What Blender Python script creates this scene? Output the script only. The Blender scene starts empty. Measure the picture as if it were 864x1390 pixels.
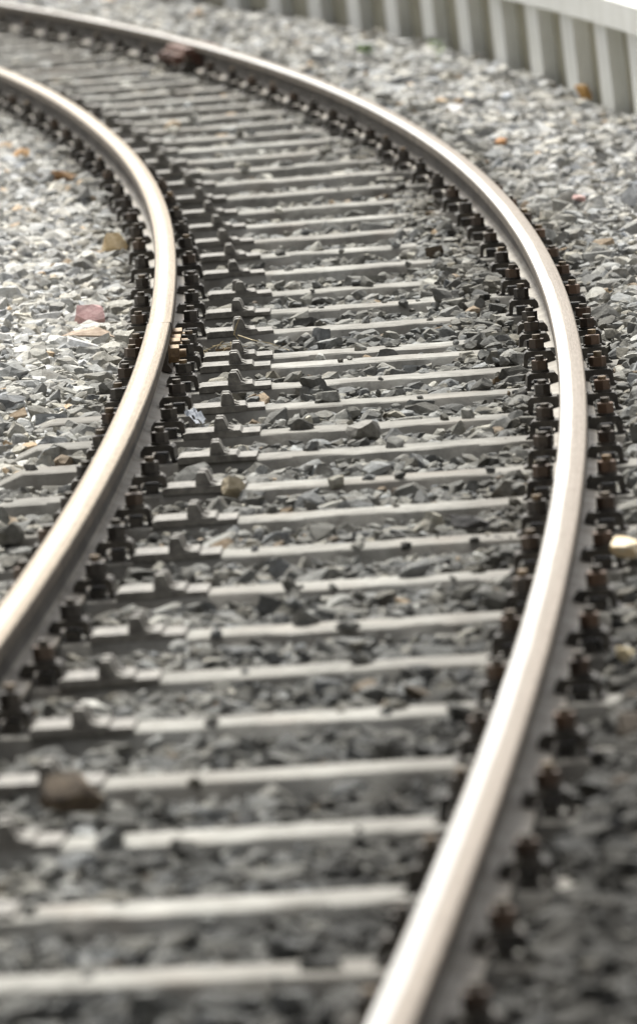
import bpy, bmesh, math, random
import numpy as np
from mathutils import Vector, Matrix, noise

random.seed(7)
rng = np.random.default_rng(11)
R = math.radians
scene = bpy.context.scene
C = scene.collection

# ------------------------------------------------------------------ camera
CAM_H = 1.838                       # metres above the rail heads
PITCH = math.atan((650 + 500) / 10000.0)
ROLL = R(-4.0)
cam = bpy.data.cameras.new('camera')
cam.sensor_fit = 'HORIZONTAL'
cam.sensor_width = 24.0
cam.lens = 24.0 * 10000 / 864
cam.shift_y = -45.0 / 864
cam.clip_start = 0.5
cam.clip_end = 6000
cam.dof.use_dof = True
cam.dof.focus_distance = 19.9
cam.dof.aperture_fstop = 5.6
camo = bpy.data.objects.new('camera', cam)
C.objects.link(camo)
_r = Vector((1, 0, 0))
_u = Vector((0, math.sin(PITCH), math.cos(PITCH)))
_f = Vector((0, math.cos(PITCH), -math.sin(PITCH)))
_X = _r * math.cos(ROLL) + _u * math.sin(ROLL)
_Y = -_r * math.sin(ROLL) + _u * math.cos(ROLL)
_Z = -_f
M3 = Matrix((_X, _Y, _Z)).transposed().to_4x4()
M3.translation = Vector((0, 0, CAM_H))
camo.matrix_world = M3
scene.camera = camo

# ------------------------------------------------------------------ light
SUN_ELEV, SUN_AZ = 57.0, -15.0      # azimuth: degrees from +Y towards +X
world = bpy.data.worlds.new('World')
scene.world = world
world.use_nodes = True
nt = world.node_tree
nt.nodes.clear()
out = nt.nodes.new('ShaderNodeOutputWorld')
bg = nt.nodes.new('ShaderNodeBackground')
sky = nt.nodes.new('ShaderNodeTexSky')
sky.sky_type = 'NISHITA'
sky.sun_disc = False
sky.sun_elevation = R(SUN_ELEV)
sky.sun_rotation = R(SUN_AZ)
sky.air_density = 1.0
sky.dust_density = 6.0
sky.ozone_density = 0.6
hs = nt.nodes.new('ShaderNodeHueSaturation')
hs.inputs['Saturation'].default_value = 0.18
nt.links.new(sky.outputs[0], hs.inputs['Color'])
nt.links.new(hs.outputs[0], bg.inputs['Color'])
bg.inputs['Strength'].default_value = 0.05
nt.links.new(bg.outputs[0], out.inputs['Surface'])
sun = bpy.data.lights.new('sun', 'SUN')
sun.energy = 1.5
sun.angle = R(11)
sun.color = (1.0, 0.985, 0.92)
suno = bpy.data.objects.new('sun', sun)
C.objects.link(suno)
_d = Vector((math.sin(R(SUN_AZ)) * math.cos(R(SUN_ELEV)), math.cos(R(SUN_AZ)) * math.cos(R(SUN_ELEV)), math.sin(R(SUN_ELEV))))
suno.rotation_euler = (-_d).to_track_quat('-Z', 'Y').to_euler()

scene.view_settings.view_transform = 'Standard'
scene.view_settings.look = 'None'
scene.view_settings.gamma = 1.0
scene.view_settings.exposure = 1.84
scene.render.engine = 'CYCLES'
scene.cycles.use_denoising = True
scene.cycles.max_bounces = 6

# ------------------------------------------------------------------ helpers
def tag(o, label=None, cat=None, group=None, kind=None):
    if label: o['label'] = label
    if cat: o['category'] = cat
    if group: o['group'] = group
    if kind: o['kind'] = kind
    return o

def link_mesh(name, me, parent=None):
    o = bpy.data.objects.new(name, me)
    C.objects.link(o)
    if parent: o.parent = parent
    return o

def obj(name, bm, mats, parent=None, smooth=False, bevel=0.0, seg=2):
    if bevel:
        bmesh.ops.bevel(bm, geom=[e for e in bm.edges if e.calc_face_angle(0) > 0.5], offset=bevel, segments=seg, profile=0.5, affect='EDGES', clamp_overlap=True)
    bmesh.ops.recalc_face_normals(bm, faces=bm.faces)
    me = bpy.data.meshes.new(name)
    bm.to_mesh(me)
    bm.free()
    if not isinstance(mats, (list, tuple)): mats = [mats]
    for m in mats: me.materials.append(m)
    if smooth:
        me.polygons.foreach_set('use_smooth', [True] * len(me.polygons))
        me.set_sharp_from_angle(angle=R(38))
    return link_mesh(name, me, parent)

def prism(bm, pts, axis, a, b):
    """extrude a 2-D outline; axis 'y': outline in (x,z), 'x': outline in (y,z), 'z': outline in (x,y)"""
    def P(p, q):
        if axis == 'y': return (p[0], q, p[1])
        if axis == 'x': return (q, p[0], p[1])
        return (p[0], p[1], q)
    v0 = [bm.verts.new(P(p, a)) for p in pts]
    v1 = [bm.verts.new(P(p, b)) for p in pts]
    n = len(pts)
    for i in range(n):
        bm.faces.new((v0[i], v0[(i + 1) % n], v1[(i + 1) % n], v1[i]))
    bm.faces.new(v0[::-1])
    bm.faces.new(v1)

def box(bm, x0, x1, y0, y1, z0, z1):
    prism(bm, [(x0, y0), (x1, y0), (x1, y1), (x0, y1)], 'z', z0, z1)

def tube(bm, pts, r0, r1=None, n=6):
    r1 = r0 if r1 is None else r1
    rings = []
    for i, p in enumerate(pts):
        p = Vector(p)
        t = (Vector(pts[min(i + 1, len(pts) - 1)]) - Vector(pts[max(i - 1, 0)])).normalized()
        a = t.orthogonal().normalized()
        b = t.cross(a)
        r = r0 + (r1 - r0) * i / (len(pts) - 1)
        rings.append([bm.verts.new(p + (a * math.cos(2 * math.pi * k / n) + b * math.sin(2 * math.pi * k / n)) * r) for k in range(n)])
    for A, B in zip(rings, rings[1:]):
        for k in range(n):
            bm.faces.new((A[k], A[(k + 1) % n], B[(k + 1) % n], B[k]))
    bm.faces.new(rings[0][::-1])
    bm.faces.new(rings[-1])

# ------------------------------------------------------------------ materials
def new_mat(name):
    m = bpy.data.materials.new(name)
    m.use_nodes = True
    t = m.node_tree
    b = t.nodes['Principled BSDF']
    return m, t, b

def N(t, kind, **kw):
    n = t.nodes.new(kind)
    for k, v in kw.items():
        if k in n.inputs: n.inputs[k].default_value = v
        else: setattr(n, k, v)
    return n

def ramp(t, fac, stops, mode='LINEAR'):
    r = t.nodes.new('ShaderNodeValToRGB')
    r.color_ramp.interpolation = mode
    while len(r.color_ramp.elements) < len(stops): r.color_ramp.elements.new(0.5)
    for e, (p, c) in zip(r.color_ramp.elements, stops):
        e.position = p
        e.color = c if len(c) == 4 else (*c, 1)
    t.links.new(fac, r.inputs[0])
    return r.outputs[0]

def mix(t, fac, a, b, blend='MIX'):
    m = t.nodes.new('ShaderNodeMix')
    m.data_type = 'RGBA'
    m.blend_type = blend
    for s, v in ((m.inputs[0], fac), (m.inputs[6], a), (m.inputs[7], b)):
        if isinstance(v, bpy.types.NodeSocket): t.links.new(v, s)
        elif isinstance(v, (int, float)): s.default_value = v
        else: s.default_value = (*v, 1) if len(v) == 3 else v
    return m.outputs[2]

def noise_tex(t, scale, detail=4, rough=0.6, vec=None, coord='Object'):
    n = N(t, 'ShaderNodeTexNoise', Scale=scale, Detail=detail, Roughness=rough)
    if vec is None:
        tc = t.nodes.new('ShaderNodeTexCoord')
        vec = tc.outputs[coord]
    t.links.new(vec, n.inputs['Vector'])
    return n.outputs['Fac']

def world_noise(t, scale, detail=4, rough=0.6):
    g = t.nodes.new('ShaderNodeNewGeometry')
    return noise_tex(t, scale, detail, rough, g.outputs['Position'])

def bump(t, b, h, strength=0.3, dist=0.005):
    n = N(t, 'ShaderNodeBump', Strength=strength, Distance=dist)
    t.links.new(h, n.inputs['Height'])
    t.links.new(n.outputs[0], b.inputs['Normal'])

def simple(name, c0, c1, scale=20, rough=0.7, metal=0.0, bmp=0.3, dist=0.003, lo=0.35, hi=0.65, rnd=None):
    m, t, b = new_mat(name)
    f = world_noise(t, scale, 5, 0.65)
    col = ramp(t, f, [(lo, c0), (hi, c1)])
    if rnd is not None:
        oi = t.nodes.new('ShaderNodeObjectInfo')
        k = ramp(t, oi.outputs['Random'], [(0.45, (0, 0, 0)), (0.95, (1, 1, 1))])
        f2 = world_noise(t, scale * 0.7, 3)
        k2 = ramp(t, f2, [(0.35, (0.2, 0.2, 0.2)), (0.6, (1, 1, 1))])
        kk = mix(t, 1.0, k, k2, 'MULTIPLY')
        col = mix(t, kk, col, rnd)
    t.links.new(col, b.inputs['Base Color'])
    b.inputs['Roughness'].default_value = rough
    b.inputs['Metallic'].default_value = metal
    if bmp: bump(t, b, world_noise(t, scale * 4, 4), bmp, dist)
    return m

# stones: colour per stone from an attribute, mottled
def stone_mat():
    m, t, b = new_mat('crushed_stone')
    a = N(t, 'ShaderNodeAttribute', attribute_name='stone_colour')
    f = world_noise(t, 70, 5, 0.7)
    k = ramp(t, f, [(0.3, (0.62, 0.62, 0.6)), (0.7, (1.3, 1.3, 1.3))])
    col = mix(t, 1.0, a.outputs['Color'], k, 'MULTIPLY')
    f2 = world_noise(t, 25, 3, 0.6)
    d = ramp(t, f2, [(0.55, (0, 0, 0)), (0.75, (0.5, 0.5, 0.5))])
    col = mix(t, d, col, mix(t, 1.0, col, (1.05, 0.93, 0.78), 'MULTIPLY'))
    t.links.new(col, b.inputs['Base Color'])
    b.inputs['Roughness'].default_value = 0.8
    b.inputs['Specular IOR Level'].default_value = 0.35
    bump(t, b, world_noise(t, 85, 7, 0.75), 0.6, 0.006)
    return m
M_STONE = stone_mat()

def rail_top_mat(name, prof, tan0, tan1, pol):
    """prof: ramp stops across the head (u from left to right) of how polished the steel is"""
    m, t, b = new_mat(name)
    uv = N(t, 'ShaderNodeUVMap', uv_map='UVMap')
    sep = t.nodes.new('ShaderNodeSeparateXYZ')
    t.links.new(uv.outputs[0], sep.inputs[0])
    # wobble of the running band along the rail
    mp = N(t, 'ShaderNodeMapping')
    mp.inputs['Scale'].default_value = (3.0, 0.8, 1)
    t.links.new(uv.outputs[0], mp.inputs[0])
    w = noise_tex(t, 1.6, 4, 0.6, mp.outputs[0])
    ma = N(t, 'ShaderNodeMath', operation='MULTIPLY_ADD')
    t.links.new(w, ma.inputs[0]); ma.inputs[1].default_value = 0.16
    ad = N(t, 'ShaderNodeMath', operation='SUBTRACT')
    t.links.new(sep.outputs[0], ad.inputs[0]); ad.inputs[1].default_value = 0.05
    t.links.new(ad.outputs[0], ma.inputs[2])
    pm = ramp(t, ma.outputs[0], prof)
    # fine streaks running along the rail
    mp2 = N(t, 'ShaderNodeMapping')
    mp2.inputs['Scale'].default_value = (26.0, 0.5, 1)
    t.links.new(uv.outputs[0], mp2.inputs[0])
    st = noise_tex(t, 2.0, 5, 0.7, mp2.outputs[0])
    mp3 = N(t, 'ShaderNodeMapping')
    mp3.inputs['Scale'].default_value = (6.0, 4.0, 1)
    t.links.new(uv.outputs[0], mp3.inputs[0])
    sp = noise_tex(t, 3.0, 6, 0.7, mp3.outputs[0])
    tan = mix(t, ramp(t, sp, [(0.35, (0, 0, 0)), (0.65, (1, 1, 1))]), tan0, tan1)
    stc = ramp(t, st, [(0.38, (0.5, 0.46, 0.4)), (0.56, (1, 1, 1))])
    tan = mix(t, 0.7, tan, mix(t, 1.0, tan, stc, 'MULTIPLY'))
    pc = mix(t, 1.0, pol, stc, 'MULTIPLY')
    t.links.new(mix(t, pm, tan, pc), b.inputs['Base Color'])
    mt = ramp(t, pm, [(0, (0.1, 0.1, 0.1)), (1, (0.95, 0.95, 0.95))])
    t.links.new(mt, b.inputs['Metallic'])
    b.inputs['Specular IOR Level'].default_value = 0.35
    rg = ramp(t, pm, [(0, (0.6, 0.6, 0.6)), (1, (0.33, 0.33, 0.33))])
    t.links.new(rg, b.inputs['Roughness'])
    bump(t, b, st, 0.08, 0.002)
    return m

M_TOP_R = rail_top_mat('worn_rail_head_outer', [(0.0, (0.7,) * 3), (0.12, (0.9,) * 3), (0.42, (0.9,) * 3), (0.54, (0.05,) * 3), (1.0, (0.0,) * 3)],
                       (0.15, 0.116, 0.088), (0.28, 0.24, 0.195), (0.62, 0.62, 0.605))
M_TOP_L = rail_top_mat('worn_rail_head_inner', [(0.0, (0.0,) * 3), (0.2, (0.08,) * 3), (0.36, (0.55,) * 3), (0.56, (0.6,) * 3), (0.74, (0.1,) * 3), (1.0, (0.0,) * 3)],
                       (0.2, 0.145, 0.092), (0.37, 0.31, 0.232), (0.58, 0.565, 0.53))
M_HEADSIDE = simple('rusty_rail_head_side', (0.06, 0.048, 0.035), (0.15, 0.119, 0.084), 16, 0.75, 0.0, 0.2, 0.002)
M_WEB = simple('dusty_rail_web', (0.055, 0.048, 0.04), (0.115, 0.104, 0.088), 9, 0.75, 0.0, 0.25, 0.002)
M_FOOT = simple('dusty_rail_foot', (0.2, 0.175, 0.14), (0.34, 0.31, 0.265), 11, 0.65, 0.0, 0.25, 0.002)

def sleeper_mat():
    m, t, b = new_mat('weathered_sleeper_steel')
    f = world_noise(t, 9, 7, 0.72)
    col = ramp(t, f, [(0.33, (0.125, 0.12, 0.104)), (0.48, (0.25, 0.243, 0.217)), (0.7, (0.38, 0.372, 0.338))])
    f2 = world_noise(t, 3.3, 3, 0.6)
    col = mix(t, ramp(t, f2, [(0.56, (0, 0, 0)), (0.74, (0.28,) * 3)]), col, (0.3, 0.22, 0.16))
    # greasy dark ends under the rails
    tc = t.nodes.new('ShaderNodeTexCoord')
    sx = t.nodes.new('ShaderNodeSeparateXYZ')
    t.links.new(tc.outputs['Object'], sx.inputs[0])
    ab = N(t, 'ShaderNodeMath', operation='ABSOLUTE')
    t.links.new(sx.outputs[0], ab.inputs[0])
    g = ramp(t, ab.outputs[0], [(0.2, (0, 0, 0)), (0.36, (0.6,) * 3), (0.62, (0.75,) * 3), (0.75, (0.3,) * 3)])
    f3 = world_noise(t, 16, 4, 0.7)
    gk = mix(t, 1.0, g, ramp(t, f3, [(0.25, (0.3,) * 3), (0.6, (1,) * 3)]), 'MULTIPLY')
    col = mix(t, gk, col, (0.10, 0.089, 0.073))
    oi = t.nodes.new('ShaderNodeObjectInfo')
    col = mix(t, 1.0, col, ramp(t, oi.outputs['Random'], [(0.0, (0.72, 0.71, 0.69)), (1.0, (1.04, 1.04, 1.04))]), 'MULTIPLY')
    f4 = world_noise(t, 2.3, 6, 0.7)
    col = mix(t, ramp(t, f4, [(0.46, (0, 0, 0)), (0.62, (0.55,) * 3)]), col, (0.15, 0.135, 0.112))
    f5 = world_noise(t, 45, 4, 0.7)
    col = mix(t, ramp(t, f5, [(0.58, (0, 0, 0)), (0.7, (0.6,) * 3)]), col, (0.09, 0.08, 0.068))
    t.links.new(col, b.inputs['Base Color'])
    b.inputs['Roughness'].default_value = 0.7
    b.inputs['Specular IOR Level'].default_value = 0.3
    bump(t, b, world_noise(t, 60, 5, 0.7), 0.35, 0.003)
    return m
M_SLEEPER = sleeper_mat()
M_CLIP = simple('oily_clip_iron', (0.03, 0.027, 0.023), (0.10, 0.087, 0.07), 28, 0.5, 0.35, 0.4, 0.002)
M_NUT = simple('dark_nut_iron', (0.04, 0.035, 0.03), (0.1, 0.086, 0.07), 25, 0.5, 0.3, 0.4, 0.002, rnd=(0.13, 0.085, 0.055))
M_NUT_RUST = simple('rusty_nut_iron', (0.035, 0.026, 0.019), (0.11, 0.068, 0.042), 25, 0.6, 0.2, 0.4, 0.002, rnd=(0.17, 0.1, 0.06))
M_TIP = simple('rusty_bolt_end', (0.05, 0.042, 0.032), (0.12, 0.1, 0.075), 30, 0.5, 0.4, 0.3, 0.002, rnd=(0.24, 0.16, 0.08))
M_GUIDE = simple('greasy_guide_plate', (0.07, 0.062, 0.052), (0.24, 0.225, 0.195), 34, 0.6, 0.1, 0.5, 0.004, 0.32, 0.68)
M_JOINT = simple('ochre_rusted_iron', (0.12, 0.07, 0.035), (0.3, 0.2, 0.1), 26, 0.6, 0.2, 0.4, 0.003)
M_JOINT2 = simple('brown_rusted_iron', (0.075, 0.036, 0.024), (0.15, 0.075, 0.05), 14, 0.7, 0.1, 0.4, 0.003)
M_PLATE = simple('dark_fishplate_iron', (0.035, 0.028, 0.022), (0.09, 0.07, 0.05), 16, 0.55, 0.25, 0.4, 0.003)
M_BED = simple('fouled_ballast_dirt', (0.04, 0.038, 0.034), (0.12, 0.114, 0.102), 30, 0.9, 0, 1.0, 0.02)
M_GROUND = simple('gravelly_ground', (0.10, 0.095, 0.08), (0.2, 0.19, 0.17), 1.2, 0.95, 0, 0.5, 0.02)

def concrete(name, c0, c1, stain, amount):
    m, t, b = new_mat(name)
    f = world_noise(t, 5, 6, 0.65)
    col = ramp(t, f, [(0.3, c0), (0.7, c1)])
    g = t.nodes.new('ShaderNodeNewGeometry')
    mp = N(t, 'ShaderNodeMapping')
    mp.inputs['Scale'].default_value = (9, 9, 2.2)
    t.links.new(g.outputs['Position'], mp.inputs[0])
    s = noise_tex(t, 1.0, 5, 0.65, mp.outputs[0])
    col = mix(t, ramp(t, s, [(0.4, (0, 0, 0)), (0.68, (amount,) * 3)]), col, stain)
    t.links.new(col, b.inputs['Base Color'])
    b.inputs['Roughness'].default_value = 0.85
    bump(t, b, world_noise(t, 40, 5, 0.7), 0.3, 0.004)
    return m
M_CONC = concrete('pale_platform_concrete', (0.76, 0.76, 0.71), (0.84, 0.84, 0.80), (0.5, 0.5, 0.42), 0.35)
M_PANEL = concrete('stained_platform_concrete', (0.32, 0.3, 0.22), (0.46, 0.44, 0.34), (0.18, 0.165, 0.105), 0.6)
M_PAVE = simple('white_platform_paving', (0.7, 0.7, 0.68), (0.82, 0.82, 0.8), 4, 0.8, 0, 0.2, 0.003)

# ------------------------------------------------------------------ track geometry (plan curves, metres)
CR = [-2.29145e-08, 2.01718e-06, -6.3005e-05, -0.0058914, 0.00963898, 0.647284]
CLF = [1.73524e-05, -0.000459128, -0.00257145, 0.00185435, -0.368973]
CLN = [-0.00491858, 0.00675609, -0.371875]
dCR = np.polyder(CR)
Y_JOINT = 19.97

def right_edge(y): return np.polyval(CR, np.asarray(y, float) - 20)
def right_slope(y): return np.polyval(dCR, np.asarray(y, float) - 20)
def left_far(y):
    y = np.asarray(y, float)
    m = right_slope(y)
    off = right_edge(y) - 0.972 * np.sqrt(1 + m * m)
    k = np.clip((y - 28.5) / 4.5, 0, 1)
    return np.polyval(CLF, np.minimum(y, 34) - 20) * (1 - k) + off * k
def left_near(y): return np.polyval(CLN, np.asarray(y, float) - 20)
def left_edge(y):
    y = np.asarray(y, float)
    return np.where(y > Y_JOINT, left_far(y), left_near(y))
def centre(y):
    m = right_slope(y)
    return right_edge(y) - 0.5 * np.sqrt(1 + m * m)
def track_t(x, y):
    m = right_slope(y)
    return (x - right_edge(y)) / np.sqrt(1 + m * m) + 0.5

Z_SL = -0.128        # sleeper top
FOOT_Z = -0.125
SLEEP_Y = [26.684, 25.978, 25.309, 24.672, 24.067, 23.435, 22.755, 22.088, 21.458, 20.841, 20.133, 19.867, 19.317, 18.78, 18.2,
           17.656, 17.038, 16.434, 15.793, 15.188, 14.55, 13.952, 13.327, 12.68, 12.076, 11.40]
near = [10.79, 10.17, 9.55, 8.93]
far = [26.684 + 0.625 * k for k in range(1, 24)]
SL = sorted(far + SLEEP_Y + near)          # from near to far

# ------------------------------------------------------------------ structure: ground and ballast bed
bm = bmesh.new()
S = 1500
vs = [bm.verts.new(p) for p in ((-S, -S, -0.42), (S, -S, -0.42), (S, S, -0.42), (-S, S, -0.42))]
bm.faces.new(vs)
tag(obj('ground', bm, M_GROUND), kind='structure')

_ph = rng.uniform(0, 6.28, 24)
def wob(x, y, s):
    """cheap smooth noise, about -1..1"""
    x = x / s; y = y / s
    return (np.sin(1.3 * x + 0.7 * y + _ph[0]) + np.sin(-0.8 * x + 1.9 * y + _ph[1]) + np.sin(2.1 * x - 1.1 * y + _ph[2]) + np.sin(0.4 * x + 2.9 * y + _ph[3])) / 2.6

def level(x, y):
    """top of the ballast"""
    t = track_t(x, y)
    inner = -0.146 + 0.006 * wob(x, y, 0.21)
    # heaped over the sleepers towards the outer rail
    thr = 0.405 - 0.125 * np.clip((y - 19.0) / 1.2, 0, 1) * np.clip((26.5 - y) / 2, 0, 1)
    heap = np.clip((t - thr + 0.10) / 0.12, 0, 1) * np.clip((0.46 - t) / 0.06, 0, 1)
    inner = inner + heap * (0.036 + 0.010 * wob(x + 9, y, 0.5)) * np.clip((y - 12.0) / 3, 0.25, 1)
    # far end of the track: stones lie almost level with the sleeper tops
    inner = inner - 0.018 * np.clip((y - 22) / 4, 0, 1)
    lo = np.clip((y - 17.9) / 1.5, 0, 1)
    outl = -0.160 + lo * 0.035 + 0.03 * np.clip((-t - 0.72) / 0.25, 0, 1) * lo + 0.008 * wob(x, y, 0.4)
    outl = outl + 0.022 * (1 - lo) * np.clip((-t - 0.9) / 0.15, 0, 1)
    outr = -0.132 + 0.032 * np.clip((t - 0.64) / 0.12, 0, 1) + 0.008 * wob(x, y, 0.45)
    # shoulder rises gently towards the platform wall
    outr = outr - 0.02 * np.clip((t - 1.0) / 0.6, 0, 1) - 0.07 * np.clip((t - 1.1) / 0.4, 0, 1) * np.clip((33 - y) / 3, 0, 1)
    z = np.where(t < -0.53, outl, np.where(t > 0.53, outr, inner))
    # trough under and beside the rails
    d = np.minimum(abs(t - 0.533), abs(t + 0.533))
    z = np.where(d < 0.12, np.minimum(z, -0.158), z)
    return z

def bed():
    ts = np.concatenate([np.linspace(-6, -1.3, 40), np.linspace(-1.26, 1.26, 85), np.linspace(1.3, 6, 40)])
    ys = np.arange(4.0, 48.0, 0.06)
    T, Y = np.meshgrid(ts, ys)
    m = right_slope(Y)
    X = right_edge(Y) + (T - 0.5) * np.sqrt(1 + m * m)
    Z = level(X, Y) - 0.040 + rng.normal(0, 0.005, X.shape)
    Z = Z - 0.25 * np.clip((abs(T) - 3.5) / 2.5, 0, 1)
    n, k = X.shape
    co = np.stack([X, Y, Z], -1).reshape(-1, 3)
    i = np.arange(n * k).reshape(n, k)
    q = np.stack([i[:-1, :-1], i[:-1, 1:], i[1:, 1:], i[1:, :-1]], -1).reshape(-1, 4)
    me = bpy.data.meshes.new('ballast_bed')
    me.vertices.add(len(co)); me.vertices.foreach_set('co', co.ravel())
    me.loops.add(q.size); me.loops.foreach_set('vertex_index', q.ravel())
    me.polygons.add(len(q)); me.polygons.foreach_set('loop_start', np.arange(len(q)) * 4); me.polygons.foreach_set('loop_total', np.full(len(q), 4))
    me.update(calc_edges=True)
    me.materials.append(M_BED)
    tag(link_mesh('ballast_bed', me), kind='structure')
bed()

# ------------------------------------------------------------------ ballast stones
def stone_bm(seed, cuts=11, lo=0.62, hi=0.98):
    r = random.Random(seed)
    bm = bmesh.new()
    bmesh.ops.create_cube(bm, size=2.2)
    for _ in range(cuts):
        n = Vector((r.gauss(0, 1), r.gauss(0, 1), r.gauss(0, 1))).normalized()
        d = r.uniform(lo, hi)
        g = bmesh.ops.bisect_plane(bm, geom=bm.verts[:] + bm.edges[:] + bm.faces[:], plane_co=n * d, plane_no=n, clear_outer=True)
        es = [e for e in g['geom_cut'] if isinstance(e, bmesh.types.BMEdge)]
        if es:
            try: bmesh.ops.contextual_create(bm, geom=es)
            except Exception: pass
    bmesh.ops.remove_doubles(bm, verts=bm.verts, dist=0.09)
    pts = [v.co.copy() for v in bm.verts]                       # close the cut solid: rebuild it as a hull
    bm.free()
    bm = bmesh.new()
    for p in pts: bm.verts.new(p)
    h_ = bmesh.ops.convex_hull(bm, input=bm.verts)
    bmesh.ops.delete(bm, geom=list({g for g in h_['geom_interior'] + h_['geom_unused'] if isinstance(g, bmesh.types.BMVert)}), context='VERTS')
    bmesh.ops.dissolve_limit(bm, angle_limit=R(4), verts=bm.verts, edges=bm.edges)
    for v in bm.verts: v.co *= 0.72 * r.uniform(0.94, 1.06)
    bmesh.ops.recalc_face_normals(bm, faces=bm.faces)
    return bm

PROTO, FINE = [], []
for sd in range(34):
    b_ = stone_bm(100 + sd, random.Random(sd).choice([12, 14, 16, 19]), 0.66, 0.97)
    bmesh.ops.triangulate(b_, faces=b_.faces)
    b_.verts.index_update()
    PROTO.append((np.array([v.co[:] for v in b_.verts]), np.array([[v.index for v in f.verts] for f in b_.faces])))
    bmesh.ops.subdivide_edges(b_, edges=b_.edges, cuts=1, use_grid_fill=True)
    bmesh.ops.triangulate(b_, faces=b_.faces)
    bmesh.ops.smooth_vert(b_, verts=b_.verts, factor=0.22, use_axis_x=True, use_axis_y=True, use_axis_z=True)
    for v_ in b_.verts:
        v_.co *= 1.03 + 0.11 * noise.noise(v_.co * 2.1 + Vector((sd * 3.1, 0, 0))) + 0.05 * noise.noise(v_.co * 5.5 + Vector((0, sd * 2.7, 0)))
    b_.verts.index_update()
    FINE.append((np.array([v.co[:] for v in b_.verts]), np.array([[v.index for v in f.verts] for f in b_.faces])))
    b_.free()

def rot_mats(n, tilt):
    a = rng.uniform(0, 2 * np.pi, n)
    ax = rng.uniform(0, 2 * np.pi, n)
    th = rng.normal(0, tilt, n)
    z = np.zeros(n); o = np.ones(n)
    Rz = np.stack([np.stack([np.cos(a), -np.sin(a), z], -1), np.stack([np.sin(a), np.cos(a), z], -1), np.stack([z, z, o], -1)], 1)
    ux, uy = np.cos(ax), np.sin(ax)
    c, s = np.cos(th), np.sin(th)
    K = np.stack([np.stack([c + ux * ux * (1 - c), ux * uy * (1 - c), uy * s], -1),
                  np.stack([ux * uy * (1 - c), c + uy * uy * (1 - c), -ux * s], -1),
                  np.stack([-uy * s, ux * s, c], -1)], 1)
    return K @ Rz

SLA = np.array(SL)
def scatter(density, y0, y1, size, zoff, keepout, margin, small=False):
    """random stones between y0 and y1 over the width the track bed shows, kept off rails, clips and bare sleeper tops"""
    half = lambda y: 0.0432 * y + margin
    n = int(density * (y1 - y0) * 2 * half((y0 + y1) / 2))
    y = rng.uniform(y0, y1, n)
    x = rng.uniform(-1, 1, n) * half(y) - 0.02
    t = track_t(x, y)
    sz = np.clip(rng.lognormal(math.log(size), 0.33, n), size * 0.45, size * 2.0)
    z = level(x, y) + zoff + rng.normal(0, 0.006, n)
    ok = t < 1.66
    # rails
    d = np.minimum(abs(t - 0.533), abs(t + 0.533))
    ok &= ~((d < 0.058 + sz * 0.3) & (z > -0.165))
    # sleepers
    m = right_slope(y)
    ls = y + m * (x - centre(y))                       # along-track position on the centre line
    k = np.clip(np.searchsorted(SLA, ls), 1, len(SLA) - 1)
    ds = np.minimum(abs(SLA[k] - ls), abs(SLA[k - 1] - ls))
    over = (ds < 0.075 + 0.35 * sz) & (abs(t) < 0.92)
    cover = ((t > 0.405 - 0.125 * np.clip((y - 19.0) / 1.2, 0, 1) * np.clip((26.5 - y) / 2, 0, 1) + 0.05 * wob(y * 0 + 3, y, 0.7)) & (t < 0.46)) | (t > 0.66) | ((t < -0.66) & (y > 18.0)) | ((t < -0.87))
    stray = rng.random(n) < np.where(y > 24, 0.02, np.where(y < 15, 0.012, 0.025))
    bare = over & ~cover
    ok &= ~(bare & ~stray)
    z = np.where(bare & stray, np.maximum(z, Z_SL + sz * 0.1), z)
    # the clips and guide plates
    ok &= ~((ds < 0.075) & (d < 0.15) & ~((sz < 0.024) & (rng.random(n) < 0.25)))
    ok &= ~((ds < 0.09) & (t > -0.47) & (t < -0.19))
    x, y, z, t, sz, ds = [a[ok] for a in (x, y, z, t, sz, ds)]
    return x, y, z, t, sz

parts = [
    scatter(520, 8.6, 27, 0.042, -0.028, 0, 0.45),
    scatter(640, 8.6, 27, 0.048, -0.013, 0, 0.45),
    scatter(700, 8.6, 27, 0.023, -0.010, 0, 0.3),
    scatter(380, 27, 42, 0.045, -0.026, 0, 0.4),
    scatter(480, 27, 42, 0.052, -0.010, 0, 0.4),
    scatter(260, 27, 42, 0.022, 0.0, 0, 0.3),
]
X, Y, Z, T, SZ = [np.concatenate(a) for a in zip(*parts)]
n = len(X)
print('stones', n)
# smaller chips lie between the rails near the camera
SZ = SZ * np.where(abs(T) < 0.5, 0.92, 1.05)
# colour of each stone
v = np.exp(rng.normal(math.log(0.19), 0.38, n))
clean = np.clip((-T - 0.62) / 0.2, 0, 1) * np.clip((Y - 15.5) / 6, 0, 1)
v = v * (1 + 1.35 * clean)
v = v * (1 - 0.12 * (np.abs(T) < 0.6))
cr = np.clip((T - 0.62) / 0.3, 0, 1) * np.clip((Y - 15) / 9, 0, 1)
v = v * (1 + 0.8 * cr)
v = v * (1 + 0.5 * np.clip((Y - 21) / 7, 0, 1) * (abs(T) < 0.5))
foul = np.clip(1 - np.abs(np.abs(T) - 0.5) / 0.27, 0, 1)          # brake dust and oil beside the rails
v = v * (1 - 0.5 * foul)
near_shade = np.clip((16.5 - Y) / 4, 0, 1) * np.clip((T + 0.5) / 0.8, 0, 1)  # shade towards the camera, put into the stone colour
v = v * (1 - 0.66 * near_shade)
nearr = np.clip((18.0 - Y) / 5, 0, 1) * np.clip((T - 0.5) / 0.2, 0, 1)  # further painted shade outside the right rail, plus browner stones there
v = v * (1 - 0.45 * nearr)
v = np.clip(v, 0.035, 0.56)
warm = rng.normal(0.0, 0.03, n)
col = np.stack([v * (1.0 + warm), v * (0.985 + 0.3 * warm), v * (0.90 - warm), np.ones(n)], -1)
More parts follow.
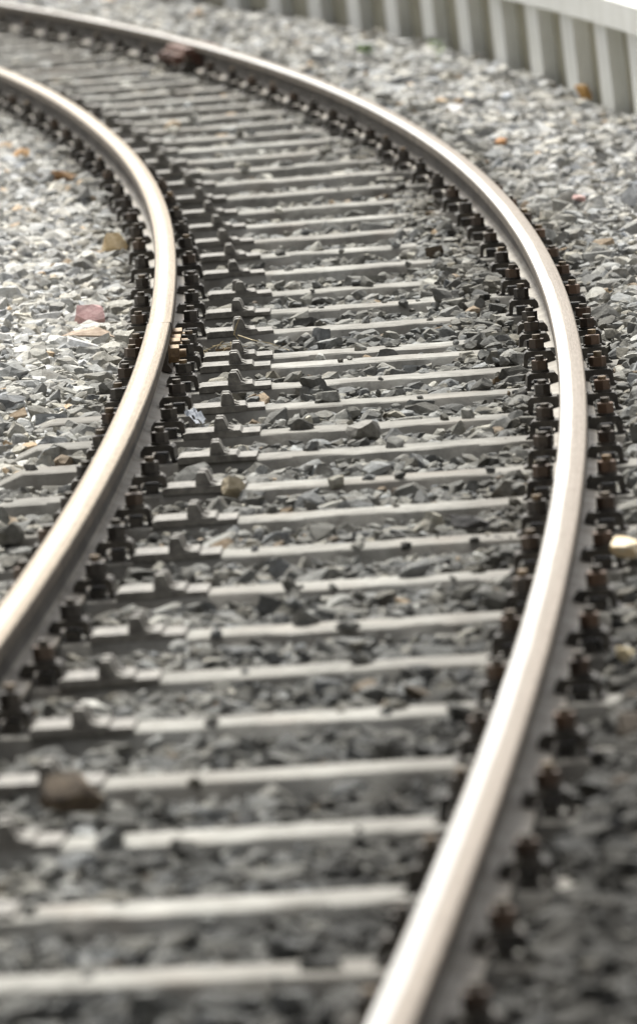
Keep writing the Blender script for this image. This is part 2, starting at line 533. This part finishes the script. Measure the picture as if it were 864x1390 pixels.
col[:, 2] *= 1 + 0.035 * np.maximum(clean, cr)
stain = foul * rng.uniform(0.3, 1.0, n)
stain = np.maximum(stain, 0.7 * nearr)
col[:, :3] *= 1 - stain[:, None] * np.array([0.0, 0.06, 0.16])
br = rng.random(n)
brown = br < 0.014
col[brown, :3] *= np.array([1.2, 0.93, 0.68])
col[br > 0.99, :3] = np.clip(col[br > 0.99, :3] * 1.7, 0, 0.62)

pid = rng.integers(0, len(PROTO), n)
rm = rot_mats(n, 0.36)
asp = np.stack([rng.uniform(0.9, 1.3, n), rng.uniform(0.65, 1.0, n), rng.uniform(0.5, 0.9, n)], -1) * (SZ * 0.62)[:, None]
cos_, faces_, cols_ = [], [], []
base = 0
fine = (Y > 12.5) & (Y < 26) & (np.abs(X + 0.02) < 0.0432 * Y + 0.12)
pid = pid + np.where(fine, len(PROTO), 0)
for p, (pv, pf) in enumerate(PROTO + FINE):
    idx = np.nonzero(pid == p)[0]
    if not len(idx): continue
    w = pv[None] * asp[idx][:, None, :]
    w = np.einsum('nij,nkj->nki', rm[idx], w) + np.stack([X[idx], Y[idx], Z[idx]], -1)[:, None, :]
    cos_.append(w.reshape(-1, 3))
    faces_.append((pf[None] + (np.arange(len(idx)) * len(pv))[:, None, None] + base).reshape(-1, 3))
    cols_.append(np.repeat(col[idx], len(pv), axis=0))
    base += len(idx) * len(pv)
co = np.concatenate(cos_); fc = np.concatenate(faces_); cl = np.concatenate(cols_)
me = bpy.data.meshes.new('ballast')
me.vertices.add(len(co)); me.vertices.foreach_set('co', co.astype(np.float32).ravel())
me.loops.add(fc.size); me.loops.foreach_set('vertex_index', fc.astype(np.int32).ravel())
me.polygons.add(len(fc)); me.polygons.foreach_set('loop_start', (np.arange(len(fc)) * 3).astype(np.int32))
me.polygons.foreach_set('loop_total', np.full(len(fc), 3, np.int32))
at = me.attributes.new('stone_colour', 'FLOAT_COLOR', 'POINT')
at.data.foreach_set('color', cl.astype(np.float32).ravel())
me.polygons.foreach_set('use_smooth', np.zeros(len(fc), bool))
me.update(calc_edges=True)
me.materials.append(M_STONE)
tag(link_mesh('ballast', me), 'crushed grey track ballast lying between and beside the rails', 'gravel', kind='stuff')

# ------------------------------------------------------------------ platform wall along the outer curve
def wall_pt(y, off):
    """point on the line 'off' metres outside the outer gauge edge"""
    m = float(right_slope(y)); h = math.hypot(1, m)
    return Vector((float(right_edge(y)) + off / h, y - off * m / h, 0))
def wall_off(y):
    q = (y - 32.5) / 4.5
    return 1.2 + (0.05 * max(-1.8, q) if q < 0 else 0.12 * min(q, 1.5))
pw = bpy.data.objects.new('platform_wall', None)
C.objects.link(pw)
tag(pw, 'pale concrete platform wall with ribs and dark recessed bays beyond the outer rail', 'wall')

def strip(y0, y1, step, prof, name, mat, parent, bevel=0.0):
    """sweep a profile of (offset from the wall line, z) along the wall"""
    bm = bmesh.new()
    ys = np.linspace(y0, y1, max(2, int((y1 - y0) / step) + 1))
    rings = []
    for y in ys:
        rings.append([bm.verts.new(wall_pt(y, wall_off(y) + o) + Vector((0, 0, z))) for o, z in prof])
    k = len(prof)
    for A, B in zip(rings, rings[1:]):
        for i in range(k):
            bm.faces.new((A[i], A[(i + 1) % k], B[(i + 1) % k], B[i]))
    bm.faces.new(rings[0][::-1]); bm.faces.new(rings[-1])
    return obj(name, bm, mat, parent, bevel=bevel)

RIBS = [37.4 - 1.0 * k + 0.008 * k * k for k in range(-5, 14)]
ymin, ymax = min(RIBS) - 0.5, max(RIBS) + 0.5
strip(ymin, ymax, 0.4, [(-0.035, 0.175), (0.30, 0.175), (0.30, 0.285), (-0.035, 0.285)], 'coping', M_CONC, pw, 0.008)
for a, b in zip(RIBS, RIBS[1:]):
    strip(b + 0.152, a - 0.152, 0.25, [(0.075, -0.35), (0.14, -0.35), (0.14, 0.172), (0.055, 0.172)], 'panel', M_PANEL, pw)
for y in RIBS:
    strip(y - 0.15, y + 0.15, 0.15, [(0.012, -0.35), (0.145, -0.35), (0.145, 0.173), (-0.012, 0.173)], 'rib', M_CONC, pw, 0.008)
s = strip(ymin, ymax, 0.4, [(0.303, -0.4), (9.0, -0.4), (9.0, 0.29), (0.303, 0.29)], 'platform_pavement', M_PAVE, None)
tag(s, kind='structure')

# ------------------------------------------------------------------ rails
def rail_profile():
    """outline of the rail, (across, z, slot): slot 0 running surface, 1 head sides, 2 web, 3 foot"""
    half = [(0.0, 0.0, 0), (0.008, -0.0001, 0), (0.016, -0.0006, 0), (0.023, -0.0011, 0), (0.0288, -0.002, 0), (0.0318, -0.0042, 1), (0.0325, -0.008, 1),
            (0.0332, -0.028, 1), (0.031, -0.032, 2), (0.010, -0.040, 2), (0.0068, -0.047, 2), (0.0062, -0.075, 2), (0.0072, -0.097, 2),
            (0.011, -0.104, 3), (0.025, -0.109, 3), (0.050, -0.1145, 3), (0.0525, -0.117, 3), (0.0525, -0.125, 3)]
    left = [(-x, z, s) for x, z, s in half[:0:-1]]
    return left + half
def sweep_rail(name, edge, side, y0, y1, top, taper=None):
    """edge: the gauge edge of the head in plan; side +1 for the outer rail, -1 for the inner one"""
    P = rail_profile()
    ys = np.arange(y0, y1 + 1e-6, (y1 - y0) / max(2, int((y1 - y0) / 0.12)))
    xs = edge(ys)
    bm = bmesh.new()
    uvl = bm.loops.layers.uv.new('UVMap')
    rings = []
    for i, (x, y) in enumerate(zip(xs, ys)):
        e = 0.01
        m = float((edge(y + e) - edge(y - e)) / (2 * e))
        nx, ny = 1 / math.hypot(1, m), -m / math.hypot(1, m)
        rings.append([bm.verts.new((x + nx * (p[0] + side * 0.0325), y + ny * (p[0] + side * 0.0325), p[1])) for p in P])
    k = len(P)
    for j, (A, B) in enumerate(zip(rings, rings[1:])):
        for i in range(k):
            q = (i + 1) % k
            f = bm.faces.new((A[i], A[q], B[q], B[i]))
            f.material_index = max(P[i][2], P[q][2]) if q else 3
            f.smooth = True
            for lp, (pi, jj) in zip(f.loops, ((i, j), (q, j), (q, j + 1), (i, j + 1))):
                lp[uvl].uv = ((P[pi][0] + 0.0325) / 0.065, ys[jj])
    for ring in (rings[0][::-1], rings[-1]):
        f = bm.faces.new(ring); f.material_index = 2
    bmesh.ops.recalc_face_normals(bm, faces=bm.faces)
    me = bpy.data.meshes.new(name)
    bm.to_mesh(me); bm.free()
    for m_ in (top, M_HEADSIDE, M_WEB, M_FOOT): me.materials.append(m_)
    me.set_sharp_from_angle(angle=R(27))
    return link_mesh(name, me)

Y_JR = 33.9
GAP = 0.002
tag(sweep_rail('running_rail', right_edge, 1, 6.0, Y_JR - GAP, M_TOP_R), 'long outer rail on the right with a bright white polished band', 'rail', 'rails of the curved track')
tag(sweep_rail('running_rail', right_edge, 1, Y_JR + GAP, 46.0, M_TOP_R), 'blurred far length of outer rail beyond the brown rusted joint', 'rail', 'rails of the curved track')
tag(sweep_rail('running_rail', left_near, -1, 6.0, Y_JOINT - 0.003, M_TOP_L), 'near length of inner rail, tan edged, running off the left side', 'rail', 'rails of the curved track')
tag(sweep_rail('running_rail', left_far, -1, Y_JOINT + 0.001, 46.0, M_TOP_L), 'inner rail curving away to the upper left beyond its kinked joint', 'rail', 'rails of the curved track')

# ------------------------------------------------------------------ sleepers with their clips
def hexpts(r, rot=0): return [(r * math.cos(R(60 * k + rot)), r * math.sin(R(60 * k + rot))) for k in range(6)]

def m_sleeper(seed):
    r = random.Random(seed)
    bm = bmesh.new()
    h0, h1, d = 0.060, 0.112, 0.10
    xs = np.linspace(-0.9, 0.9, 37)
    rings = []
    for x in xs:
        drop = 0.05 * max(0, (abs(x) - 0.82) / 0.08)
        j = lambda a: r.gauss(0, a)
        prof = [(-h1, -d - drop), (-h1 + 0.018, -0.055 - drop), (-h0 - 0.003, -0.0045 - drop), (-h0 + 0.002, -0.001 - drop), (-h0 + 0.008, 0 - drop), (h0 - 0.008, 0 - drop), (h0 - 0.002, -0.001 - drop), (h0 + 0.003, -0.0045 - drop), (h1 - 0.018, -0.055 - drop), (h1, -d - drop)]
        rings.append([bm.verts.new((x, a + j(0.0012), z + j(0.0007))) for a, z in prof])
    for A, B in zip(rings, rings[1:]):
        for i in range(len(A) - 1):
            bm.faces.new((A[i], A[i + 1], B[i + 1], B[i]))
        bm.faces.new((A[-1], A[0], B[0], B[-1]))
    bm.faces.new(rings[0][::-1]); bm.faces.new(rings[-1])
    o = obj('steel_sleeper', bm, M_SLEEPER, smooth=True)
    o.data.set_sharp_from_angle(angle=R(16))
    return o

def m_clip():
    """arched clamp: one foot on the rail base, one on the sleeper; x = 0 at the bolt, rail on -x"""
    bm = bmesh.new()
    outer = [(-0.046, 0.012), (-0.046, 0.030), (-0.036, 0.043), (0.028, 0.043), (0.035, 0.037), (0.038, 0.008), (0.047, 0.003), (0.048, -0.006), (0.031, -0.006), (0.028, 0.002), (0.025, 0.024), (0.020, 0.028), (-0.018, 0.028), (-0.024, 0.024), (-0.026, 0.012)]
    prism(bm, outer, 'y', -0.030, 0.030)
    box(bm, -0.013, 0.016, -0.036, 0.036, -0.005, 0.0215)       # lug inside the arch
    return obj('rail_clip', bm, M_CLIP, bevel=0.003, smooth=True)
def m_washer():
    bm = bmesh.new()
    prism(bm, [(0.0235 * math.cos(a), 0.0235 * math.sin(a)) for a in np.linspace(0, 2 * math.pi, 16, endpoint=False)], 'z', 0.0432, 0.0492)
    return obj('washer', bm, M_CLIP, smooth=True)
def m_nut(mat):
    bm = bmesh.new()
    prism(bm, hexpts(0.0215, 0), 'z', 0.0494, 0.0735)
    return obj('nut', bm, mat, bevel=0.0022, smooth=True)
def m_bolt():
    bm = bmesh.new()
    prism(bm, [(0.011 * math.cos(a), 0.011 * math.sin(a)) for a in np.linspace(0, 2 * math.pi, 12, endpoint=False)], 'z', 0.0736, 0.086)
    return obj('bolt_end', bm, M_TIP, bevel=0.002, smooth=True)
def m_guide():
    """guard-rail base plate lying on the sleeper inside the inner rail, x from the rail side inwards"""
    bm = bmesh.new()
    prism(bm, [(-0.095, -0.002), (-0.095, 0.012), (-0.085, 0.015), (0.046, 0.015), (0.052, 0.008), (0.095, 0.008), (0.095, -0.002)], 'y', -0.06, 0.06)
    return obj('guide_plate', bm, M_GUIDE, bevel=0.002, smooth=True)
def m_lug():
    bm = bmesh.new()
    prism(bm, [(-0.017, 0.0152), (-0.014, 0.041), (-0.010, 0.046), (0.006, 0.046), (0.010, 0.042), (0.018, 0.021), (0.032, 0.0152)], 'y', -0.015, 0.015)
    return obj('lug', bm, M_GUIDE, bevel=0.003, smooth=True)

proto_clip, proto_washer, proto_nut, proto_rustnut, proto_bolt = m_clip(), m_washer(), m_nut(M_NUT), m_nut(M_NUT_RUST), m_bolt()
proto_guide, proto_lug = m_guide(), m_lug()
proto_sl = [m_sleeper(k) for k in range(5)]
fresh = {o.name: True for o in [proto_clip, proto_washer, proto_nut, proto_rustnut, proto_bolt, proto_guide, proto_lug] + proto_sl}

def take(proto):
    """the first use moves the prototype itself, later uses copy it"""
    if fresh.pop(proto.name, False): return proto
    o = proto.copy()
    C.objects.link(o)
    return o

ORD = ['first', 'second', 'third', 'fourth', 'fifth', 'sixth', 'seventh', 'eighth', 'ninth', 'tenth', 'eleventh', 'twelfth', 'thirteenth', 'fourteenth', 'fifteenth',
       'sixteenth', 'seventeenth', 'eighteenth', 'nineteenth', 'twentieth', 'twenty-first', 'twenty-second', 'twenty-third', 'twenty-fourth', 'twenty-fifth',
       'twenty-sixth', 'twenty-seventh', 'twenty-eighth', 'twenty-ninth', 'thirtieth', 'thirty-first', 'thirty-second', 'thirty-third', 'thirty-fourth', 'thirty-fifth', 'thirty-sixth']
i_a = SL.index(19.867); i_b = SL.index(20.133)
def sleeper_label(i):
    if i == i_a: return 'nearer sleeper of the close pair under the kinked rail joint'
    if i == i_b: return 'farther sleeper of the close pair under the kinked rail joint'
    if i < i_a: return 'grey steel sleeper, %s towards the camera from the close pair at the joint' % ORD[i_a - i - 1]
    return 'grey steel sleeper, %s away from the camera past the close pair at the joint' % ORD[i - i_b - 1]

def rail_x(local_edge, side, cx, cy, th):
    """distance along the sleeper from its centre to the rail centre line"""
    t = 0.53 * side
    for _ in range(6):
        px, py = cx + t * math.cos(th), cy + t * math.sin(th)
        t += float(local_edge(py)) - px
    return t + side * 0.0325

for i, y in enumerate(SL):
    x = float(centre(y))
    th = -math.atan(float(right_slope(y)))
    th = math.atan2(-float(right_slope(y)), 1.0) + random.gauss(0, 0.006)
    sl = take(proto_sl[i % 5])
    sl.location = (x, y, Z_SL + random.gauss(0, 0.0015))
    sl.rotation_euler = (0, random.gauss(0, 0.002), th)
    tag(sl, sleeper_label(i), 'railway sleeper', 'steel sleepers of the curved track')
    tl = rail_x(left_edge, -1, x, y, th)
    tr = rail_x(right_edge, 1, x, y, th)
    for tc, inner, rust in ((tl, 1, False), (tl, -1, False), (tr, -1, False), (tr, 1, True)):
        c = take(proto_clip)
        c.parent = sl
        c.location = (tc + inner * (0.074 + random.gauss(0, 0.0015)), random.gauss(0, 0.006), 0.0)
        c.rotation_euler = (0, 0, (0 if inner > 0 else math.pi) + random.gauss(0, 0.05))
        w = take(proto_washer); w.parent = c
        nu = take(proto_rustnut if rust else proto_nut); nu.parent = c
        nu.rotation_euler = (0, 0, random.uniform(0, 1.05))
        b = take(proto_bolt); b.parent = c
        b.location = (0, 0, random.uniform(-0.004, 0.003))
    g = take(proto_guide)
    g.parent = sl
    g.location = (tl + 0.205 + random.gauss(0, 0.004), random.gauss(0, 0.006) - 0.004, 0.0)
    g.rotation_euler = (0, 0, random.gauss(0, 0.02))
    for yy in (-0.037, 0.019):
        l = take(proto_lug); l.parent = g
        l.location = (random.gauss(0, 0.0015), yy + random.gauss(0, 0.002), 0)
        l.rotation_euler = (0, 0, random.gauss(0, 0.03))

# ------------------------------------------------------------------ rail joints
def joint(name, edge, side, yj, label, mat_plate, mat_bolt, length, spots, big=1.0, block=False):
    m = float((edge(yj + 0.05) - edge(yj - 0.05)) / 0.1)
    nx, ny = 1 / math.hypot(1, m), -m / math.hypot(1, m)
    e = bpy.data.objects.new(name, None)
    C.objects.link(e)
    e.location = (float(edge(yj)) + nx * side * 0.0325, yj + ny * side * 0.0325, -0.125)
    e.rotation_euler = (0, 0, math.atan2(ny, nx))
    tag(e, label, 'rail joint', 'rail joints of the curved track')
    for s in (1, -1):
        bm = bmesh.new()
        prof = [(0.009, 0.024), (0.0095, 0.082), (0.024, 0.088), (0.028, 0.080), (0.025, 0.060), (0.026, 0.040), (0.036, 0.026), (0.036, 0.018)]
        if block: prof = [(0.009, 0.026), (0.009, 0.086), (0.036, 0.091), (0.040, 0.112), (0.085, 0.110), (0.092, 0.100), (0.090, 0.036), (0.060, 0.026)]
        prism(bm, [(a * s, z) for a, z in prof], 'y', -length / 2, length / 2)
        obj('fishplate', bm, mat_plate, e, bevel=0.003, smooth=True)
    for yy in spots:
        s = -side
        x0 = 0.0925 if block else 0.0272
        bm = bmesh.new()
        def cyl(r, a, b, k=14, rot=0):
            prism(bm, [(yy + r * math.cos(q + rot), 0.060 + r * math.sin(q + rot)) for q in np.linspace(0, 2 * math.pi, k, endpoint=False)], 'x', s * a, s * b)
        cyl(0.010 * big, x0 + 0.026 * big, x0 + 0.042 * big)
        bo = obj('bolt', bm, mat_bolt, e, bevel=0.001, smooth=True)
        bm = bmesh.new()
        cyl(0.021 * big, x0 + 0.0065, x0 + 0.0258 * big, 6, 0.3)
        obj('nut', bm, mat_bolt, bo, bevel=0.002, smooth=True)
        bm = bmesh.new()
        cyl(0.023 * big, x0 + 0.0003, x0 + 0.006, 16)
        obj('washer', bm, mat_bolt, bo, smooth=True)
        bm = bmesh.new()
        x1 = x0
        cyl(0.018 * big, -(x1 + 0.0005), -(x1 + 0.014), 12)
        obj('bolt_head', bm, mat_bolt, bo, bevel=0.002, smooth=True)
    return e
joint('rail_joint', left_near, -1, Y_JOINT, 'bolted joint with ochre rusted nuts where the inner rail kinks', M_PLATE, M_JOINT, 0.66, (-0.24, -0.045, 0.055, 0.24), 1.15)
j2 = joint('rail_joint', right_edge, 1, Y_JR, 'brown rusted block joint on the blurred far part of the outer rail', M_JOINT2, M_JOINT2, 0.52, (-0.18, 0.0, 0.18), 1.3, True)

# ------------------------------------------------------------------ single stones that stand out
def lone_stone(name, x, y, dz, size, rot, c0, c1, label, seed, cuts=11, smooth=False, rough=0.75):
    bm = stone_bm(seed, cuts)
    if smooth:
        bmesh.ops.subdivide_edges(bm, edges=bm.edges, cuts=2, use_grid_fill=True)
        for _ in range(3): bmesh.ops.smooth_vert(bm, verts=bm.verts, factor=0.5, use_axis_x=True, use_axis_y=True, use_axis_z=True)
    else:
        bmesh.ops.triangulate(bm, faces=bm.faces)
        bmesh.ops.subdivide_edges(bm, edges=bm.edges, cuts=2, use_grid_fill=True)
    for v in bm.verts:
        n_ = noise.noise(v.co * 2.6 + Vector((seed, 0, 0)))
        v.co *= 1 + 0.10 * n_
        v.co = Vector((v.co.x * size[0], v.co.y * size[1], v.co.z * size[2])) * 0.62
    mat = simple(name + '_surface', c0, c1, 55, rough, 0, 0.5, 0.003)
    o = obj(name, bm, mat, smooth=smooth)
    z = float(level(np.array([x]), np.array([y]))[0])
    o.location = (x, y, z + dz)
    o.rotation_euler = rot
    tag(o, label, 'stone')
    return o

lone_stone('pink_stone', -0.638, 21.45, 0.022, (0.085, 0.08, 0.068), (0.5, 0.1, 0.3), (0.45, 0.25, 0.24), (0.6, 0.4, 0.38), 'dusty pink angular stone on the pale ballast left of the inner rail', 301)
lone_stone('tan_stone', -0.605, 23.85, 0.03, (0.085, 0.08, 0.085), (0.2, 0.2, 0.5), (0.5, 0.36, 0.18), (0.75, 0.6, 0.38), 'rounded yellowish tan lump beside the clips left of the inner rail', 302, smooth=True)
lone_stone('slab_stone', -0.632, 20.95, 0.014, (0.15, 0.08, 0.03), (0.06, 0.0, 0.05), (0.26, 0.18, 0.12), (0.42, 0.33, 0.24), 'flat brownish slab of stone just below the pink stone', 303)
lone_stone('cream_stone', 0.622, 15.0, 0.045, (0.085, 0.075, 0.05), (0.1, 0.15, 0.2), (0.78, 0.58, 0.32), (0.88, 0.77, 0.58), 'cream and orange stone at the right edge outside the outer rail', 341, 24, smooth=True)
lone_stone('boulder', -0.452, 12.38, 0.05, (0.12, 0.10, 0.085), (0.5, 0.15, 0.3), (0.05, 0.037, 0.026), (0.17, 0.125, 0.08), 'large brown stone over a dark hollow at the lower left', 331, 22, smooth=True)
lone_stone('orange_stone', -1.053, 28.3, 0.02, (0.075, 0.07, 0.05), (0.2, 0.1, 0.9), (0.38, 0.2, 0.08), (0.5, 0.33, 0.16), 'blurred orange brown stone on white ballast by the left edge', 306)
lone_stone('orange_stone', -0.86, 27.1, 0.018, (0.11, 0.08, 0.04), (0.1, 0.3, 0.4), (0.3, 0.17, 0.08), (0.42, 0.28, 0.15), 'flat rust brown stone on white ballast below the orange one', 307)
lone_stone('orange_stone', 1.205, 30.5, 0.045, (0.07, 0.07, 0.055), (0.2, 0.1, 0.2), (0.45, 0.24, 0.07), (0.58, 0.36, 0.14), 'orange stone at the foot of the platform wall', 308)
lone_stone('orange_stone', 0.757, 27.1, 0.025, (0.055, 0.05, 0.035), (0.2, 0.1, 0.2), (0.38, 0.17, 0.06), (0.5, 0.26, 0.1), 'small rust orange stone on grey ballast right of the outer rail', 309)
lone_stone('red_chip', 0.921, 24.25, 0.022, (0.06, 0.05, 0.02), (0.1, 0.2, 0.4), (0.5, 0.3, 0.27), (0.62, 0.42, 0.38), 'thin pale red chip on the ballast near the right edge', 310)
lone_stone('tan_chip', 0.549, 13.6, 0.03, (0.035, 0.035, 0.03), (0.2, 0.2, 0.4), (0.5, 0.4, 0.22), (0.7, 0.6, 0.4), 'small pale yellow stone among dark ballast right of the near rail', 311, smooth=True)
lone_stone('peach_stone', -0.192, 16.96, 0.025, (0.05, 0.05, 0.055), (0.4, 0.3, 0.4), (0.4, 0.33, 0.22), (0.6, 0.52, 0.38), 'peach coloured stone lying against a sleeper lug left of centre', 312)
lone_stone('white_stone', -0.440, 13.62, 0.02, (0.06, 0.05, 0.02), (0.3, 0.3, 0.4), (0.38, 0.37, 0.33), (0.55, 0.54, 0.49), 'white flat stone inside the near end of the inner rail', 313)
lone_stone('dark_stone', 0.325, 15.98, 0.024, (0.085, 0.05, 0.05), (0.2, 0.1, 0.2), (0.045, 0.042, 0.04), (0.10, 0.095, 0.09), 'dark flat stone between sleepers towards the outer rail', 314)
lone_stone('grey_stone', 0.130, 18.03, 0.028, (0.085, 0.06, 0.075), (0.5, 0.2, 0.4), (0.13, 0.12, 0.105), (0.25, 0.24, 0.21), 'upright grey stone leaning between two sleepers in the sharp middle', 315)
lone_stone('dark_lump', 0.532, 13.95, 0.03, (0.07, 0.05, 0.06), (0.2, 0.1, 0.2), (0.02, 0.019, 0.02), (0.06, 0.055, 0.05), 'round black lump outside the outer rail near the yellow chip', 316, smooth=True)
lone_stone('white_chip', 0.322, 15.30, 0.022, (0.02, 0.02, 0.018), (0.2, 0.1, 0.2), (0.65, 0.65, 0.6), (0.8, 0.8, 0.75), 'tiny white chip between sleepers near the outer rail', 317)

# ------------------------------------------------------------------ straw, scrap, weeds
M_STRAW = simple('dry_straw', (0.38, 0.3, 0.16), (0.6, 0.5, 0.3), 30, 0.7, 0, 0)
M_LEAF = simple('weed_leaf', (0.16, 0.30, 0.015), (0.28, 0.45, 0.03), 30, 0.6, 0, 0)
M_SCRAP = simple('bluish_white_paper', (0.4, 0.43, 0.48), (0.6, 0.62, 0.66), 30, 0.7, 0, 0.1)

st = bpy.data.objects.new('straw_tuft', None); C.objects.link(st)
st.location = (-0.205, 20.40, Z_SL + 0.002)
tag(st, 'tangle of dry yellow straw caught at a lug beside the rail joint', 'straw')
rs = random.Random(5)
def stalk(pts, r):
    bm = bmesh.new(); tube(bm, pts, r, r * 0.6, 5); obj('stalk', bm, M_STRAW, st)
stalk([(0.01, -0.10, 0.035), (0.0, -0.12, 0.05), (0.008, -0.14, 0.075), (0.02, -0.16, 0.10)], 0.0016)
stalk([(0.012, -0.16, 0.05), (0.05, -0.22, 0.04), (0.10, -0.25, 0.03), (0.15, -0.3, 0.012)], 0.0018)
stalk([(-0.09, -0.2, 0.015), (-0.05, -0.2, 0.03), (0.0, -0.22, 0.035)], 0.0015)
for k in range(9):
    a = rs.uniform(0, 6.28); x0, y0 = rs.uniform(-0.1, 0.0), rs.uniform(-0.25, -0.1)
    L_ = rs.uniform(0.02, 0.05)
    stalk([(x0, y0, 0.012), (x0 + L_ * math.cos(a) * 0.5, y0 + L_ * math.sin(a), 0.012 + rs.uniform(0.005, 0.02)), (x0 + L_ * math.cos(a), y0 + 2 * L_ * math.sin(a), 0.01 + rs.uniform(0, 0.02))], 0.0012)

bm = bmesh.new()
g_ = 7
vv = [[bm.verts.new(((i / (g_ - 1) - 0.5) * 0.038, (j / (g_ - 1) - 0.5) * 0.10, 0.012 + 0.014 * noise.noise(Vector((i * 0.9, j * 0.9, 3))))) for j in range(g_)] for i in range(g_)]
for i in range(g_ - 1):
    for j in range(g_ - 1):
        if rs.random() < 0.12: continue
        bm.faces.new((vv[i][j], vv[i + 1][j], vv[i + 1][j + 1], vv[i][j + 1]))
ext = bmesh.ops.solidify(bm, geom=bm.faces[:], thickness=0.0015)
o = obj('paper_scrap', bm, M_SCRAP)
o.location = (-0.302, 18.62, Z_SL - 0.005)
o.rotation_euler = (0.3, 0.1, 0.4)
tag(o, 'crumpled bluish white scrap beside a clip of the inner rail', 'litter')

def weed(x, y, h, label, seed, n_):
    r = random.Random(seed)
    e = bpy.data.objects.new('weed', None); C.objects.link(e)
    e.location = (x, y, float(level(np.array([x]), np.array([y]))[0]) - 0.01)
    tag(e, label, 'weed', 'weeds in the ballast by the wall')
    bm = bmesh.new(); tube(bm, [(0, 0, -0.02), (0.003, 0, h * 0.5), (0.0, 0.004, h)], 0.002, 0.001, 5); obj('stem', bm, M_LEAF, e)
    for k in range(n_):
        a = r.uniform(0, 6.28); z = h * r.uniform(0.5, 1.0); L_ = r.uniform(0.03, 0.05); w_ = L_ * 0.34
        bm = bmesh.new()
        d = Vector((math.cos(a), math.sin(a), r.uniform(0.0, 0.5))); p = Vector((-math.sin(a), math.cos(a), 0))
        b0 = Vector((0, 0, z))
        pts = [b0, b0 + d * L_ * 0.5 + p * w_, b0 + d * L_ - Vector((0, 0, L_ * 0.2)), b0 + d * L_ * 0.5 - p * w_]
        bm.faces.new([bm.verts.new(q) for q in pts])
        bmesh.ops.solidify(bm, geom=bm.faces[:], thickness=0.0008)
        obj('leaf', bm, M_LEAF, e)
weed(0.345, 33.3, 0.085, 'small bright green weed, left of the two near the platform wall', 1, 30)
weed(0.66, 32.9, 0.11, 'spindly green weed growing close against the platform wall', 2, 18)
